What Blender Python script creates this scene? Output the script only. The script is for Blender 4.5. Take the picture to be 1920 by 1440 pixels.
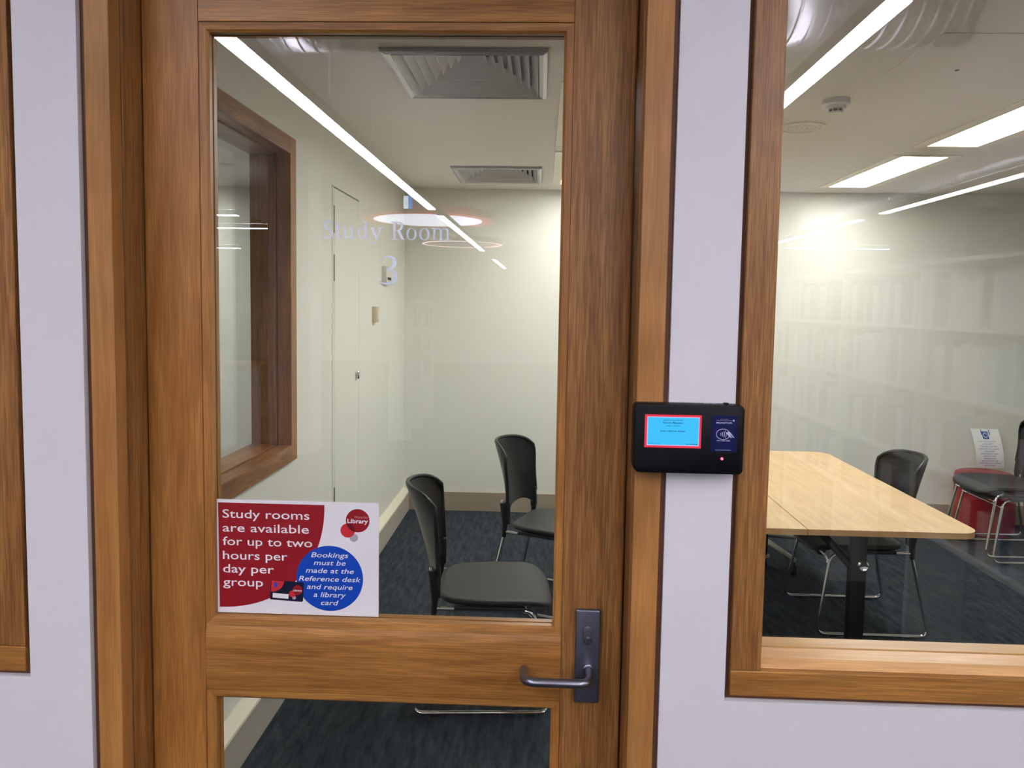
import bpy, bmesh, math, random
from mathutils import Vector, Matrix
random.seed(7)
for o in list(bpy.data.objects): bpy.data.objects.remove(o)
scene = bpy.context.scene
COL = scene.collection

# ------------------------------------------------------------------ camera
F_PX, YAW, PITCH, ROLL, CAM_Y, CAM_Z, PPX, PPY = 1400.0, 0.034719, 0.070264, -0.016754, -1.26505, 1.65, 965.446, 671.334
cd = bpy.data.cameras.new('camera'); cam = bpy.data.objects.new('camera', cd); COL.objects.link(cam)
cd.sensor_fit = 'HORIZONTAL'; cd.sensor_width = 36.0; cd.lens = F_PX / 1920 * 36
cd.shift_x = (960 - PPX) / 1920; cd.shift_y = (PPY - 720) / 1920
cd.clip_start = 0.05; cd.clip_end = 200
_f = Vector((-math.sin(YAW) * math.cos(PITCH), math.cos(YAW) * math.cos(PITCH), -math.sin(PITCH)))
_r = Vector((math.cos(YAW), math.sin(YAW), 0)); _d = _f.cross(_r)
_R = math.cos(ROLL) * _r + math.sin(ROLL) * _d; _D = -math.sin(ROLL) * _r + math.cos(ROLL) * _d
cam.matrix_world = Matrix(((_R.x, -_D.x, -_f.x, 0), (_R.y, -_D.y, -_f.y, CAM_Y), (_R.z, -_D.z, -_f.z, CAM_Z), (0, 0, 0, 1)))
scene.camera = cam

# ------------------------------------------------------------------ world and exposure
w = bpy.data.worlds.new('world'); scene.world = w; w.use_nodes = True
w.node_tree.nodes['Background'].inputs[0].default_value = (0.8, 0.85, 1, 1)
w.node_tree.nodes['Background'].inputs[1].default_value = 0.15
scene.view_settings.view_transform = 'Standard'; scene.view_settings.look = 'None'
scene.view_settings.gamma = 1.0; scene.view_settings.exposure = 0.75; scene.view_settings.use_curve_mapping = False
PENDANT_POWER = 25.5      # library lamps, radiance of the diffusers
TROFFER_POWER = 12.2      # study room lamps

# ------------------------------------------------------------------ materials
def lin(c):
    return tuple((v / 255 / 12.92 if v / 255 <= 0.04045 else ((v / 255 + 0.055) / 1.055) ** 2.4) for v in c) + (1,)
MATS = {}
def newmat(name):
    m = bpy.data.materials.new(name); m.use_nodes = True; MATS[name] = m
    nt = m.node_tree; return m, nt, nt.nodes['Principled BSDF']
def N(nt, t, **kw):
    n = nt.nodes.new(t)
    for k, v in kw.items():
        if k.startswith('i_'):
            key = k[2:]; n.inputs[int(key) if key.isdigit() else key].default_value = v
        else: setattr(n, k, v)
    return n
def plain(name, rgb, rough=0.5, metal=0.0, noise=0.0, nscale=20, bump=0.0, bscale=200, spec=0.5, coat=0.0):
    m, nt, b = newmat(name)
    b.inputs['Base Color'].default_value = lin(rgb); b.inputs['Roughness'].default_value = rough
    b.inputs['Metallic'].default_value = metal; b.inputs['Specular IOR Level'].default_value = spec
    b.inputs['Coat Weight'].default_value = coat
    tc = N(nt, 'ShaderNodeTexCoord')
    if noise:
        n = N(nt, 'ShaderNodeTexNoise', i_Scale=nscale, i_Detail=4.0)
        nt.links.new(tc.outputs['Object'], n.inputs['Vector'])
        mx = N(nt, 'ShaderNodeMix', data_type='RGBA')
        c = lin(rgb); mx.inputs[6].default_value = tuple(v * (1 - noise) for v in c[:3]) + (1,)
        mx.inputs[7].default_value = tuple(min(1, v * (1 + noise)) for v in c[:3]) + (1,)
        nt.links.new(n.outputs['Fac'], mx.inputs[0]); nt.links.new(mx.outputs[2], b.inputs['Base Color'])
    if bump:
        n2 = N(nt, 'ShaderNodeTexNoise', i_Scale=bscale, i_Detail=3.0)
        nt.links.new(tc.outputs['Object'], n2.inputs['Vector'])
        bp = N(nt, 'ShaderNodeBump', i_Strength=bump, i_Distance=0.002)
        nt.links.new(n2.outputs['Fac'], bp.inputs['Height']); nt.links.new(bp.outputs['Normal'], b.inputs['Normal'])
    return m
def emit(name, rgb, strength, base=None):
    m, nt, b = newmat(name)
    b.inputs['Base Color'].default_value = lin(base or rgb); b.inputs['Emission Color'].default_value = lin(rgb)
    b.inputs['Emission Strength'].default_value = strength; b.inputs['Roughness'].default_value = 0.6
    return m
def wood(name, axis, light, dark, fibre=0.35, rough=0.38, figure=9.0, mott=0.5):
    """timber with the grain along axis 0/1/2 of the object"""
    m, nt, b = newmat(name)
    tc = N(nt, 'ShaderNodeTexCoord'); oi = N(nt, 'ShaderNodeObjectInfo')
    off = N(nt, 'ShaderNodeVectorMath', operation='SCALE'); off.inputs[0].default_value = (13.1, 7.7, 9.3)
    nt.links.new(oi.outputs['Random'], off.inputs['Scale'])
    add = N(nt, 'ShaderNodeVectorMath', operation='ADD')
    nt.links.new(tc.outputs['Object'], add.inputs[0]); nt.links.new(off.outputs[0], add.inputs[1])
    def mapped(across, along):
        mp = N(nt, 'ShaderNodeMapping'); s = [across] * 3; s[axis] = along
        mp.inputs['Scale'].default_value = s; nt.links.new(add.outputs[0], mp.inputs['Vector']); return mp
    m1 = mapped(figure, 0.7); n1 = N(nt, 'ShaderNodeTexNoise', i_Scale=4.0, i_Detail=5.0, i_Distortion=0.6)
    nt.links.new(m1.outputs[0], n1.inputs['Vector'])
    cr = N(nt, 'ShaderNodeValToRGB'); cr.color_ramp.elements[0].position = 0.3; cr.color_ramp.elements[1].position = 0.72
    cr.color_ramp.elements[0].color = lin(dark); cr.color_ramp.elements[1].color = lin(light)
    nt.links.new(n1.outputs['Fac'], cr.inputs[0])
    m2 = mapped(160, 5.0); n2 = N(nt, 'ShaderNodeTexNoise', i_Scale=3.0, i_Detail=3.0)
    nt.links.new(m2.outputs[0], n2.inputs['Vector'])
    r2 = N(nt, 'ShaderNodeMapRange'); r2.inputs[1].default_value = 0.42; r2.inputs[2].default_value = 0.62
    r2.inputs[3].default_value = 1 - fibre; r2.inputs[4].default_value = 1.0
    nt.links.new(n2.outputs['Fac'], r2.inputs[0])
    n3 = N(nt, 'ShaderNodeTexNoise', i_Scale=5.0, i_Detail=2.0); nt.links.new(add.outputs[0], n3.inputs['Vector'])
    r3 = N(nt, 'ShaderNodeMapRange'); r3.inputs[1].default_value = 0.3; r3.inputs[2].default_value = 0.7
    r3.inputs[3].default_value = 1 - 0.25 * mott; r3.inputs[4].default_value = 1 + 0.15 * mott
    nt.links.new(n3.outputs['Fac'], r3.inputs[0])
    mu = N(nt, 'ShaderNodeMath', operation='MULTIPLY'); nt.links.new(r2.outputs[0], mu.inputs[0]); nt.links.new(r3.outputs[0], mu.inputs[1])
    sc = N(nt, 'ShaderNodeVectorMath', operation='SCALE')
    nt.links.new(cr.outputs[0], sc.inputs[0]); nt.links.new(mu.outputs[0], sc.inputs['Scale'])
    nt.links.new(sc.outputs[0], b.inputs['Base Color'])
    bp = N(nt, 'ShaderNodeBump', i_Strength=0.12, i_Distance=0.001); nt.links.new(n2.outputs['Fac'], bp.inputs['Height'])
    nt.links.new(bp.outputs[0], b.inputs['Normal'])
    b.inputs['Roughness'].default_value = rough; b.inputs['Specular IOR Level'].default_value = 0.4
    return m
def glass(name, tint=(1, 1, 1), ior=1.5):
    m, nt, b = newmat(name); nt.nodes.remove(b)
    out = nt.nodes['Material Output']
    geo = N(nt, 'ShaderNodeNewGeometry'); mr = N(nt, 'ShaderNodeMapRange')
    mr.inputs[3].default_value = ior; mr.inputs[4].default_value = 1 / ior
    nt.links.new(geo.outputs['Backfacing'], mr.inputs[0])
    fr = N(nt, 'ShaderNodeFresnel'); nt.links.new(mr.outputs[0], fr.inputs['IOR'])
    tr = N(nt, 'ShaderNodeBsdfTransparent'); tr.inputs[0].default_value = tuple(tint) + (1,)
    gl = N(nt, 'ShaderNodeBsdfGlossy'); gl.inputs['Roughness'].default_value = 0.0
    mx = N(nt, 'ShaderNodeMixShader')
    nt.links.new(fr.outputs[0], mx.inputs[0]); nt.links.new(tr.outputs[0], mx.inputs[1]); nt.links.new(gl.outputs[0], mx.inputs[2])
    nt.links.new(mx.outputs[0], out.inputs['Surface'])
    return m
def carpet(name, a, c):
    m, nt, b = newmat(name)
    tc = N(nt, 'ShaderNodeTexCoord'); mp = N(nt, 'ShaderNodeMapping'); mp.inputs['Scale'].default_value = (16, 3.2, 4)
    mp.inputs['Rotation'].default_value = (0, 0, 0.35)
    nt.links.new(tc.outputs['Object'], mp.inputs['Vector'])
    n1 = N(nt, 'ShaderNodeTexNoise', i_Scale=2.2, i_Detail=6.0, i_Roughness=0.65); nt.links.new(mp.outputs[0], n1.inputs['Vector'])
    n2 = N(nt, 'ShaderNodeTexNoise', i_Scale=420.0, i_Detail=2.0); nt.links.new(tc.outputs['Object'], n2.inputs['Vector'])
    n3 = N(nt, 'ShaderNodeTexNoise', i_Scale=2.5, i_Detail=2.0); nt.links.new(tc.outputs['Object'], n3.inputs['Vector'])
    cr = N(nt, 'ShaderNodeValToRGB'); cr.color_ramp.elements[0].position = 0.32; cr.color_ramp.elements[1].position = 0.7
    cr.color_ramp.elements[0].color = lin(a); cr.color_ramp.elements[1].color = lin(c)
    nt.links.new(n1.outputs['Fac'], cr.inputs[0])
    hs = N(nt, 'ShaderNodeMix', data_type='RGBA'); hs.inputs[7].default_value = lin((52, 58, 72))
    r3 = N(nt, 'ShaderNodeMapRange'); r3.inputs[1].default_value = 0.45; r3.inputs[2].default_value = 0.7; r3.inputs[4].default_value = 0.5
    nt.links.new(n3.outputs['Fac'], r3.inputs[0]); nt.links.new(r3.outputs[0], hs.inputs[0]); nt.links.new(cr.outputs[0], hs.inputs[6])
    r2 = N(nt, 'ShaderNodeMapRange'); r2.inputs[1].default_value = 0.3; r2.inputs[2].default_value = 0.7
    r2.inputs[3].default_value = 0.45; r2.inputs[4].default_value = 1.45
    nt.links.new(n2.outputs['Fac'], r2.inputs[0])
    sc = N(nt, 'ShaderNodeVectorMath', operation='SCALE'); nt.links.new(hs.outputs[2], sc.inputs[0]); nt.links.new(r2.outputs[0], sc.inputs['Scale'])
    nt.links.new(sc.outputs[0], b.inputs['Base Color'])
    bp = N(nt, 'ShaderNodeBump', i_Strength=0.8, i_Distance=0.004); nt.links.new(n2.outputs['Fac'], bp.inputs['Height'])
    nt.links.new(bp.outputs[0], b.inputs['Normal']); b.inputs['Roughness'].default_value = 0.95
    b.inputs['Specular IOR Level'].default_value = 0.1
    return m

M_WALL_W = plain('white_wall_paint', (223, 223, 229), 0.75, noise=0.02, nscale=8, bump=0.15, bscale=350)
M_WALL_C = plain('cream_wall_paint', (236, 237, 228), 0.6, noise=0.015, nscale=3, bump=0.05)
M_CEIL = plain('ceiling_paint', (226, 221, 213), 0.8, noise=0.015, nscale=2)
M_WV = wood('timber_vertical', 2, (192, 136, 72), (160, 104, 48), fibre=0.25)
M_WV2 = wood('timber_vertical_open_grain', 2, (186, 134, 76), (146, 96, 50), fibre=0.4, figure=20)
M_WV3 = wood('timber_pale_vertical', 2, (194, 141, 82), (170, 116, 60), fibre=0.15, mott=0.8)
M_WH = wood('timber_horizontal', 0, (200, 144, 76), (152, 100, 46), fibre=0.3, figure=11)
M_WY = wood('timber_along_wall', 1, (184, 130, 80), (140, 90, 50))
M_GAP = plain('dark_stained_timber', (96, 58, 38), 0.6, noise=0.15, nscale=30)
M_GLASS = glass('clear_glass', (0.985, 0.995, 0.985))
M_CARPET = carpet('blue_grey_carpet', (42, 48, 55), (78, 85, 91))
M_CARPET_L = carpet('library_carpet', (38, 38, 42), (58, 58, 62))
M_TAUPE = plain('taupe_skirting', (164, 150, 132), 0.6, noise=0.02)
M_TAUPE_L = plain('grey_skirting', (188, 180, 168), 0.6)
M_CREAM = plain('cream_gloss', (236, 230, 210), 0.45)
M_ALU = plain('grey_aluminium', (170, 168, 166), 0.38, metal=0.85)
M_ALUP = plain('grey_painted_louvre', (186, 183, 178), 0.45)
M_DARK = plain('dark_void', (46, 44, 46), 0.8)
M_VOID = plain('plenum_shade_black', (10, 10, 11), 0.9)  # black colour stands in for the deep shade behind the louvres
M_LEVER = plain('satin_chrome', (140, 142, 156), 0.3, metal=0.95, noise=0.05, nscale=60)
M_PLATE = plain('blue_grey_lock_plate', (110, 114, 130), 0.38, metal=0.8, noise=0.06, nscale=40)
M_CHROME = plain('chrome', (225, 225, 226), 0.08, metal=1.0)
M_BLKP = plain('black_plastic', (7, 7, 8), 0.34, bump=0.05, bscale=600)
M_SEAT = plain('black_seat_plastic', (38, 38, 39), 0.5, bump=0.2, bscale=900)
M_RUB = plain('black_rubber', (12, 12, 12), 0.7)
M_OAK = wood('pale_oak_laminate', 1, (234, 204, 160), (218, 184, 138), fibre=0.12, rough=0.45, figure=7, mott=0.15)
M_OAKE = plain('oak_edge_band', (206, 164, 108), 0.5)
M_BLKM = plain('black_powder_coat', (20, 20, 22), 0.35)
M_SILV = plain('silver_paint', (170, 168, 160), 0.4, metal=0.4)
M_RED = plain('red_vinyl', (150, 18, 30), 0.35, noise=0.03)
M_PAPER = plain('white_paper', (236, 238, 240), 0.7)
M_LAM = plain('laminated_white_card', (238, 238, 244), 0.4, coat=0.3)
M_PRED = plain('poster_dark_red', (150, 18, 32), 0.4)
M_PRED2 = plain('poster_bright_red', (206, 46, 54), 0.4)
M_PRED3 = plain('poster_overlap_red', (110, 8, 22), 0.4)
M_PBLUE = plain('poster_blue', (4, 70, 186), 0.4)
M_PGREY = plain('poster_grey', (176, 172, 184), 0.4)
M_PNAVY = plain('poster_navy', (12, 20, 48), 0.4)
M_INKW = plain('white_ink', (244, 242, 246), 0.45)
M_INKP = plain('pale_pink_ink', (214, 150, 156), 0.45)
M_INKB = plain('blue_ink', (52, 92, 160), 0.6)
M_VINYL = plain('frosted_vinyl_lettering', (228, 235, 255), 0.55)
M_DEV = plain('black_device_case', (5, 6, 12), 0.5, bump=0.08, bscale=900, spec=0.22)
M_DEVB = plain('navy_device_label', (10, 20, 76), 0.5, spec=0.2)
M_INKL = plain('lavender_ink', (190, 192, 226), 0.5)
M_SCRC = emit('screen_cyan', (50, 190, 250), 0.60, (12, 14, 18))
M_SCRR = emit('screen_red', (226, 40, 70), 0.62, (12, 14, 18))
M_SCRW = emit('screen_white', (214, 206, 255), 0.55, (12, 14, 18))
M_INKD = plain('screen_text_blue', (0, 70, 120), 0.6)
M_LED = emit('red_led', (255, 70, 90), 3.0)
M_PLW = plain('white_plastic', (222, 220, 212), 0.45)
M_PLC = plain('cream_plastic', (214, 200, 168), 0.5)
M_TROF = emit('troffer_diffuser', (255, 254, 250), TROFFER_POWER)
M_PEND = emit('pendant_diffuser', (250, 246, 255), PENDANT_POWER)
M_RINGE = emit('ring_lamp_diffuser', (232, 236, 255), 6.0)
M_SIGNW = emit('lit_sign_white', (220, 236, 255), 5.0)
M_SIGNB = emit('lit_sign_blue', (60, 130, 230), 4.0)
M_RINGR = emit('glowing_red_acrylic', (214, 60, 52), 1.6)
M_GALV = plain('galvanised_duct', (222, 222, 232), 0.28, metal=0.8, noise=0.04, nscale=15)
M_SHELF = plain('shelf_steel', (236, 235, 230), 0.4)
M_SCR = plain('monitor_black', (20, 22, 26), 0.3)

# ------------------------------------------------------------------ mesh building
class MB:
    def __init__(s): s.bm = bmesh.new()
    def box(s, x0, x1, y0, y1, z0, z1, bev=0.0, seg=2):
        x0, x1 = sorted((x0, x1)); y0, y1 = sorted((y0, y1)); z0, z1 = sorted((z0, z1))
        b = bmesh.new()
        mt = Matrix.Translation(((x0 + x1) / 2, (y0 + y1) / 2, (z0 + z1) / 2)) @ Matrix.Diagonal((x1 - x0, y1 - y0, z1 - z0, 1))
        bmesh.ops.create_cube(b, size=1, matrix=mt)
        if bev: bmesh.ops.bevel(b, geom=b.edges[:], offset=bev, segments=seg, affect='EDGES', profile=0.5)
        s._merge(b); return s
    def _merge(s, b):
        me = bpy.data.meshes.new('tmp'); b.to_mesh(me); b.free(); s.bm.from_mesh(me); bpy.data.meshes.remove(me)
    def prism(s, pts, axis, a0, a1, bev=0.0, seg=2):
        """closed outline pts (2-D) extruded along axis; 2-D coords are the other two axes in order"""
        b = bmesh.new()
        def mk(p, a):
            v = list(p); v.insert(axis, a); return b.verts.new(v)
        v0 = [mk(p, a0) for p in pts]; v1 = [mk(p, a1) for p in pts]
        b.faces.new(v0[::-1]); b.faces.new(v1)
        n = len(pts)
        for i in range(n): b.faces.new((v0[i], v0[(i + 1) % n], v1[(i + 1) % n], v1[i]))
        bmesh.ops.recalc_face_normals(b, faces=b.faces[:])
        if bev:
            cap = [e for e in b.edges if abs(e.verts[0].co[axis] - e.verts[1].co[axis]) < 1e-9]
            bmesh.ops.bevel(b, geom=cap, offset=bev, segments=seg, affect='EDGES', profile=0.5)
        s._merge(b); return s
    def tube(s, path, r, seg=10, caps=True):
        path = [Vector(p) for p in path]; b = bmesh.new(); rings = []
        up = None
        for i, p in enumerate(path):
            t = (path[min(i + 1, len(path) - 1)] - path[max(i - 1, 0)]).normalized()
            if up is None:
                a = Vector((0, 0, 1)) if abs(t.z) < 0.9 else Vector((1, 0, 0)); up = (a - t * a.dot(t)).normalized()
            else: up = (up - t * up.dot(t)).normalized()
            sd = t.cross(up); rr = r[i] if isinstance(r, (list, tuple)) else r
            rings.append([b.verts.new(p + rr * (math.cos(2 * math.pi * k / seg) * up + math.sin(2 * math.pi * k / seg) * sd)) for k in range(seg)])
        for a, c in zip(rings, rings[1:]):
            for k in range(seg): b.faces.new((a[k], a[(k + 1) % seg], c[(k + 1) % seg], c[k]))
        if caps: b.faces.new(rings[0][::-1]); b.faces.new(rings[-1])
        bmesh.ops.recalc_face_normals(b, faces=b.faces[:]); s._merge(b); return s
    def lathe(s, prof, center, axis=2, seg=32, closed=False):
        """prof: (radius, height) list revolved about an axis through center"""
        b = bmesh.new(); rings = []
        for r, h in prof:
            ring = []
            for k in range(seg):
                a = 2 * math.pi * k / seg; u, v = max(r, 1e-5) * math.cos(a), max(r, 1e-5) * math.sin(a)
                co = {2: (u, v, h), 0: (h, u, v), 1: (v, h, u)}[axis]
                ring.append(b.verts.new(Vector(center) + Vector(co)))
            rings.append(ring)
        for a, c in zip(rings, rings[1:]):
            for k in range(seg): b.faces.new((a[k], a[(k + 1) % seg], c[(k + 1) % seg], c[k]))
        if closed:
            a, c = rings[-1], rings[0]
            for k in range(seg): b.faces.new((a[k], a[(k + 1) % seg], c[(k + 1) % seg], c[k]))
        else: b.faces.new(rings[0][::-1]); b.faces.new(rings[-1])
        bmesh.ops.recalc_face_normals(b, faces=b.faces[:]); s._merge(b); return s
    def grid(s, fn, nu, nv, thick=0.0, flip=False):
        b = bmesh.new(); vs = [[b.verts.new(fn(i / nu, j / nv)) for i in range(nu + 1)] for j in range(nv + 1)]
        for j in range(nv):
            for i in range(nu):
                q = (vs[j][i], vs[j][i + 1], vs[j + 1][i + 1], vs[j + 1][i]); b.faces.new(q[::-1] if flip else q)
        if thick:
            bmesh.ops.recalc_face_normals(b, faces=b.faces[:])
            bmesh.ops.solidify(b, geom=b.faces[:], thickness=thick)
        s._merge(b); return s
    def build(s, name, mat, parent=None, smooth=False, loc=None):
        me = bpy.data.meshes.new(name); s.bm.to_mesh(me); s.bm.free(); me.materials.append(mat)
        if smooth:
            for p in me.polygons: p.use_smooth = True
            try: me.set_sharp_from_angle(angle=math.radians(smooth if smooth is not True else 40))
            except Exception: pass
        o = bpy.data.objects.new(name, me); COL.objects.link(o)
        if parent: o.parent = parent
        if loc: o.location = loc
        return o
def bez(pts, r, n=6):
    """polyline with rounded corners of radius r"""
    pts = [Vector(p) for p in pts]; out = [pts[0]]
    for i in range(1, len(pts) - 1):
        rr = r[i] if isinstance(r, dict) and i in r else (r if not isinstance(r, dict) else 0.02)
        a = pts[i] + (pts[i - 1] - pts[i]).normalized() * min(rr, (pts[i - 1] - pts[i]).length * .49)
        c = pts[i] + (pts[i + 1] - pts[i]).normalized() * min(rr, (pts[i + 1] - pts[i]).length * .49)
        for k in range(n + 1):
            t = k / n; out.append((1 - t) ** 2 * a + 2 * t * (1 - t) * pts[i] + t * t * c)
    out.append(pts[-1]); return out
def empty(name, loc=(0, 0, 0), rz=0.0):
    o = bpy.data.objects.new(name, None); COL.objects.link(o); o.location = loc; o.rotation_euler = (0, 0, rz)
    o.empty_display_size = 0.1; return o
def tag(o, label=None, cat=None, group=None, kind=None):
    if label: o['label'] = label
    if cat: o['category'] = cat
    if group: o['group'] = group
    if kind: o['kind'] = kind
    return o
def copy_tree(o, parent=None):
    c = o.copy(); COL.objects.link(c)
    c.parent = parent
    for ch in list(o.children): copy_tree(ch, c)
    return c
_tc = 0
def text_mesh(txt, width=None, cap=1.0, align='LEFT', shear=0.0, bold=0.0, res=3):
    """flat lettering as verts/faces in x-y, baseline at 0, cap height = cap, scaled to width"""
    cu = bpy.data.curves.new('t', 'FONT'); cu.body = txt; cu.resolution_u = res; cu.shear = shear; cu.offset = bold
    ob = bpy.data.objects.new('t', cu); COL.objects.link(ob)
    dg = bpy.context.evaluated_depsgraph_get(); dg.update()
    me = bpy.data.meshes.new_from_object(ob.evaluated_get(dg))
    vs = [v.co.copy() for v in me.vertices]; fs = [tuple(p.vertices) for p in me.polygons]
    bpy.data.objects.remove(ob); bpy.data.curves.remove(cu); bpy.data.meshes.remove(me)
    x0 = min(v.x for v in vs); x1 = max(v.x for v in vs)
    sy = cap / 0.73; sx = width / (x1 - x0) if width else sy
    ox = {'LEFT': x0, 'CENTER': (x0 + x1) / 2, 'RIGHT': x1}[align]
    return [((v.x - ox) * sx, v.y * sy) for v in vs], fs
def flat_text(name, txt, to3, mat, parent, u, v, width, cap, **kw):
    """lettering laid onto a surface through to3(u, v) -> (x, y, z); v grows downwards"""
    vs, fs = text_mesh(txt, width, cap, **kw)
    me = bpy.data.meshes.new(name); me.from_pydata([to3(u + a, v - b) for a, b in vs], [], fs); me.materials.append(mat)
    o = bpy.data.objects.new(name, me); COL.objects.link(o); o.parent = parent; return o
def flat_poly(name, pts, to3, mat, parent):
    me = bpy.data.meshes.new(name); me.from_pydata([to3(*p) for p in pts], [], [tuple(range(len(pts)))]); me.materials.append(mat)
    o = bpy.data.objects.new(name, me); COL.objects.link(o); o.parent = parent; return o
def disc(cx, cy, r, n=48, ry=None): return [(cx + r * math.cos(2 * math.pi * k / n), cy + (ry or r) * math.sin(2 * math.pi * k / n)) for k in range(n)]
def ribbon(name, pts, wd, to3, mat, parent, closed=False):
    n = len(pts); P = [Vector(p) for p in pts]; vs = []; fs = []
    for i in range(n):
        a = P[(i - 1) % n] if closed or i else P[0]; c = P[(i + 1) % n] if closed or i < n - 1 else P[-1]
        t = (c - a).normalized(); nn = Vector((-t.y, t.x)); ww = (wd(t, i / (n - 1)) if callable(wd) else wd) / 2
        vs += [to3(*(P[i] + nn * ww)), to3(*(P[i] - nn * ww))]
    for i in range(n if closed else n - 1):
        j = (i + 1) % n; fs.append((2 * i, 2 * i + 1, 2 * j + 1, 2 * j))
    me = bpy.data.meshes.new(name); me.from_pydata(vs, [], fs); me.materials.append(mat)
    o = bpy.data.objects.new(name, me); COL.objects.link(o); o.parent = parent; return o

# ================================================================== THE SETTING
XL, XLB, YB, XR, ZC = -1.086, -1.23, 4.62, 4.5, 2.55      # study room: left wall face, its far face, back wall, right wall, ceiling
WT = 0.15                                                # front wall thickness
LX0, LX1, LY, LZ = -8.0, 8.0, -19.5, 3.35                # library behind the camera
D0, D1, DH = -0.793, 0.218, 2.32                          # door opening in the wall
W0, W1, WZ0, WZ1 = 0.33, 2.5, 0.971, 2.35                # window right of the door
V0, V1 = -2.6, -0.904                                    # window left of the door

wf = MB()
for a, b, c, d in ((LX0, V0, 0, LZ), (V0, V1, 0, WZ0), (V0, V1, WZ1, LZ), (V1, D0, 0, LZ), (D0, D1, DH, LZ), (D1, W0, 0, LZ), (W0, W1, 0, WZ0), (W0, W1, WZ1, LZ), (W1, LX1, 0, LZ)):
    wf.box(a, b, 0, WT, c, d)
bmesh.ops.remove_doubles(wf.bm, verts=wf.bm.verts[:], dist=1e-5)
o = wf.build('wall_front', M_WALL_W); tag(o, 'white painted wall around the timber door and glazed windows', 'wall', kind='structure')

fl = MB().box(LX0, LX1, WT * 0.5, YB + 0.2, -0.05, 0); tag(fl.build('floor', M_CARPET), 'dark blue grey carpet of the study room', 'floor', kind='structure')
fl = MB().box(LX0, LX1, LY, WT * 0.5, -0.05, 0); tag(fl.build('floor_library', M_CARPET_L), 'grey carpet of the library in front of the door', 'floor', kind='structure')
cl = MB().box(-5.0, XR + 0.2, WT, YB + 0.2, ZC, ZC + 0.08); tag(cl.build('ceiling', M_CEIL), 'plain off-white study room ceiling', 'ceiling', kind='structure')
cl = MB().box(LX0 - .1, LX1 + .1, LY - .1, WT, LZ, LZ + 0.08); tag(cl.build('ceiling_library', M_CEIL), 'high ceiling of the library hall', 'ceiling', kind='structure')
tag(MB().box(-5.0, XR + 0.1, YB, YB + 0.1, 0, ZC).build('wall_back', M_WALL_C), 'cream back wall of the study room', 'wall', kind='structure')
tag(MB().box(XR, XR + 0.1, WT, YB, 0, ZC).build('wall_right', M_WALL_C), 'cream right wall of the study room', 'wall', kind='structure')
tag(MB().box(-5.0, -4.9, WT, YB, 0, ZC).build('wall_neighbour', M_WALL_C), 'far wall of the neighbouring room', 'wall', kind='structure')
# partition with its window opening and cupboard recess
PW0, PW1, PZ0, PZ1 = 0.5, 1.97, 0.958, 2.345
C0, C1, CZ = 2.572, 3.143, 2.25
wl = MB()
wl.box(XLB, XL, WT, PW0, 0, ZC).box(XLB, XL, PW0, PW1, 0, PZ0).box(XLB, XL, PW0, PW1, PZ1, ZC).box(XLB, XL, PW1, C0, 0, ZC)
wl.box(XLB, XL, C0, C1, CZ, ZC).box(XLB, XL, C1, YB, 0, ZC).box(XLB, XL - 0.05, C0, C1, 0, CZ)
bmesh.ops.remove_doubles(wl.bm, verts=wl.bm.verts[:], dist=1e-5)
tag(wl.build('wall_left', M_WALL_C), 'cream partition wall with a timber framed window', 'wall', kind='structure')
for nm, a in (('wall_library_left', (LX0 - .1, LX0, LY, WT, 0, LZ)), ('wall_library_right', (LX1, LX1 + .1, LY, WT, 0, LZ)), ('wall_library_back', (LX0, LX1, LY - .1, LY, 0, LZ))):
    tag(MB().box(*a).build(nm, M_WALL_W), 'white wall of the library hall behind the viewer, ' + nm.split('_')[-1] + ' side', 'wall', kind='structure')

# skirting: deep capped one on the left, flat taupe one at the back
b = empty('baseboard_left', (XL, 2.4, 0)); tag(b, 'grey skirting with a cream ledge along the left wall', 'skirting', kind='structure')
MB().box(0, 0.05, WT - 2.4, YB - 2.4, 0, 0.148).build('face_board', M_TAUPE_L, b)
MB().prism([(0.0, 0.148), (0.053, 0.148), (0.05, 0.156), (0.006, 0.178), (0.0, 0.178)], 1, WT - 2.4, YB - 2.4).build('top_ledge', M_CREAM, b)
tag(MB().box(XL + 0.05, XR, YB - 0.014, YB, 0, 0.152, 0.002).build('baseboard_back', M_TAUPE), 'taupe skirting along the back wall', 'skirting', kind='structure')

# ------------------------------------------------------------------ door frame
t = empty('trim_1', (-0.29, 0, 0)); tag(t, 'timber door frame set into the white wall', 'door frame', kind='structure')
def add(name, mb, mat, parent, smooth=False):
    """mesh in world coordinates parented under an unrotated empty"""
    o = mb.build(name, mat, parent, smooth); o.matrix_parent_inverse = Matrix.Translation(parent.location).inverted(); return o
JD = 0.036            # depth of the outer jamb board
add('shadow_gap', MB().box(D0, -0.781, 0.012, WT, 0, DH), M_GAP, t)
add('shadow_gap', MB().box(0.2095, D1 - 0.001, 0.007, WT, 0, DH), M_GAP, t)
add('jamb', MB().box(-0.781, -0.738, 0.001, JD, 0, DH - 0.012, 0.0015), M_WV3, t)
add('lining', MB().box(-0.781, -0.7375, JD + .003, WT, 0, DH - 0.012, 0.0012), M_WV2, t)
add('jamb', MB().box(0.164, 0.209, 0.001, JD, 0, DH - 0.012, 0.0015), M_WV3, t)
add('lining', MB().box(0.1635, 0.209, JD + .003, WT, 0, DH - 0.012, 0.0012), M_WV2, t)
add('head', MB().box(-0.737, 0.163, 0.001, WT, DH - 0.05, DH - 0.012, 0.0015), M_WH, t)

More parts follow.
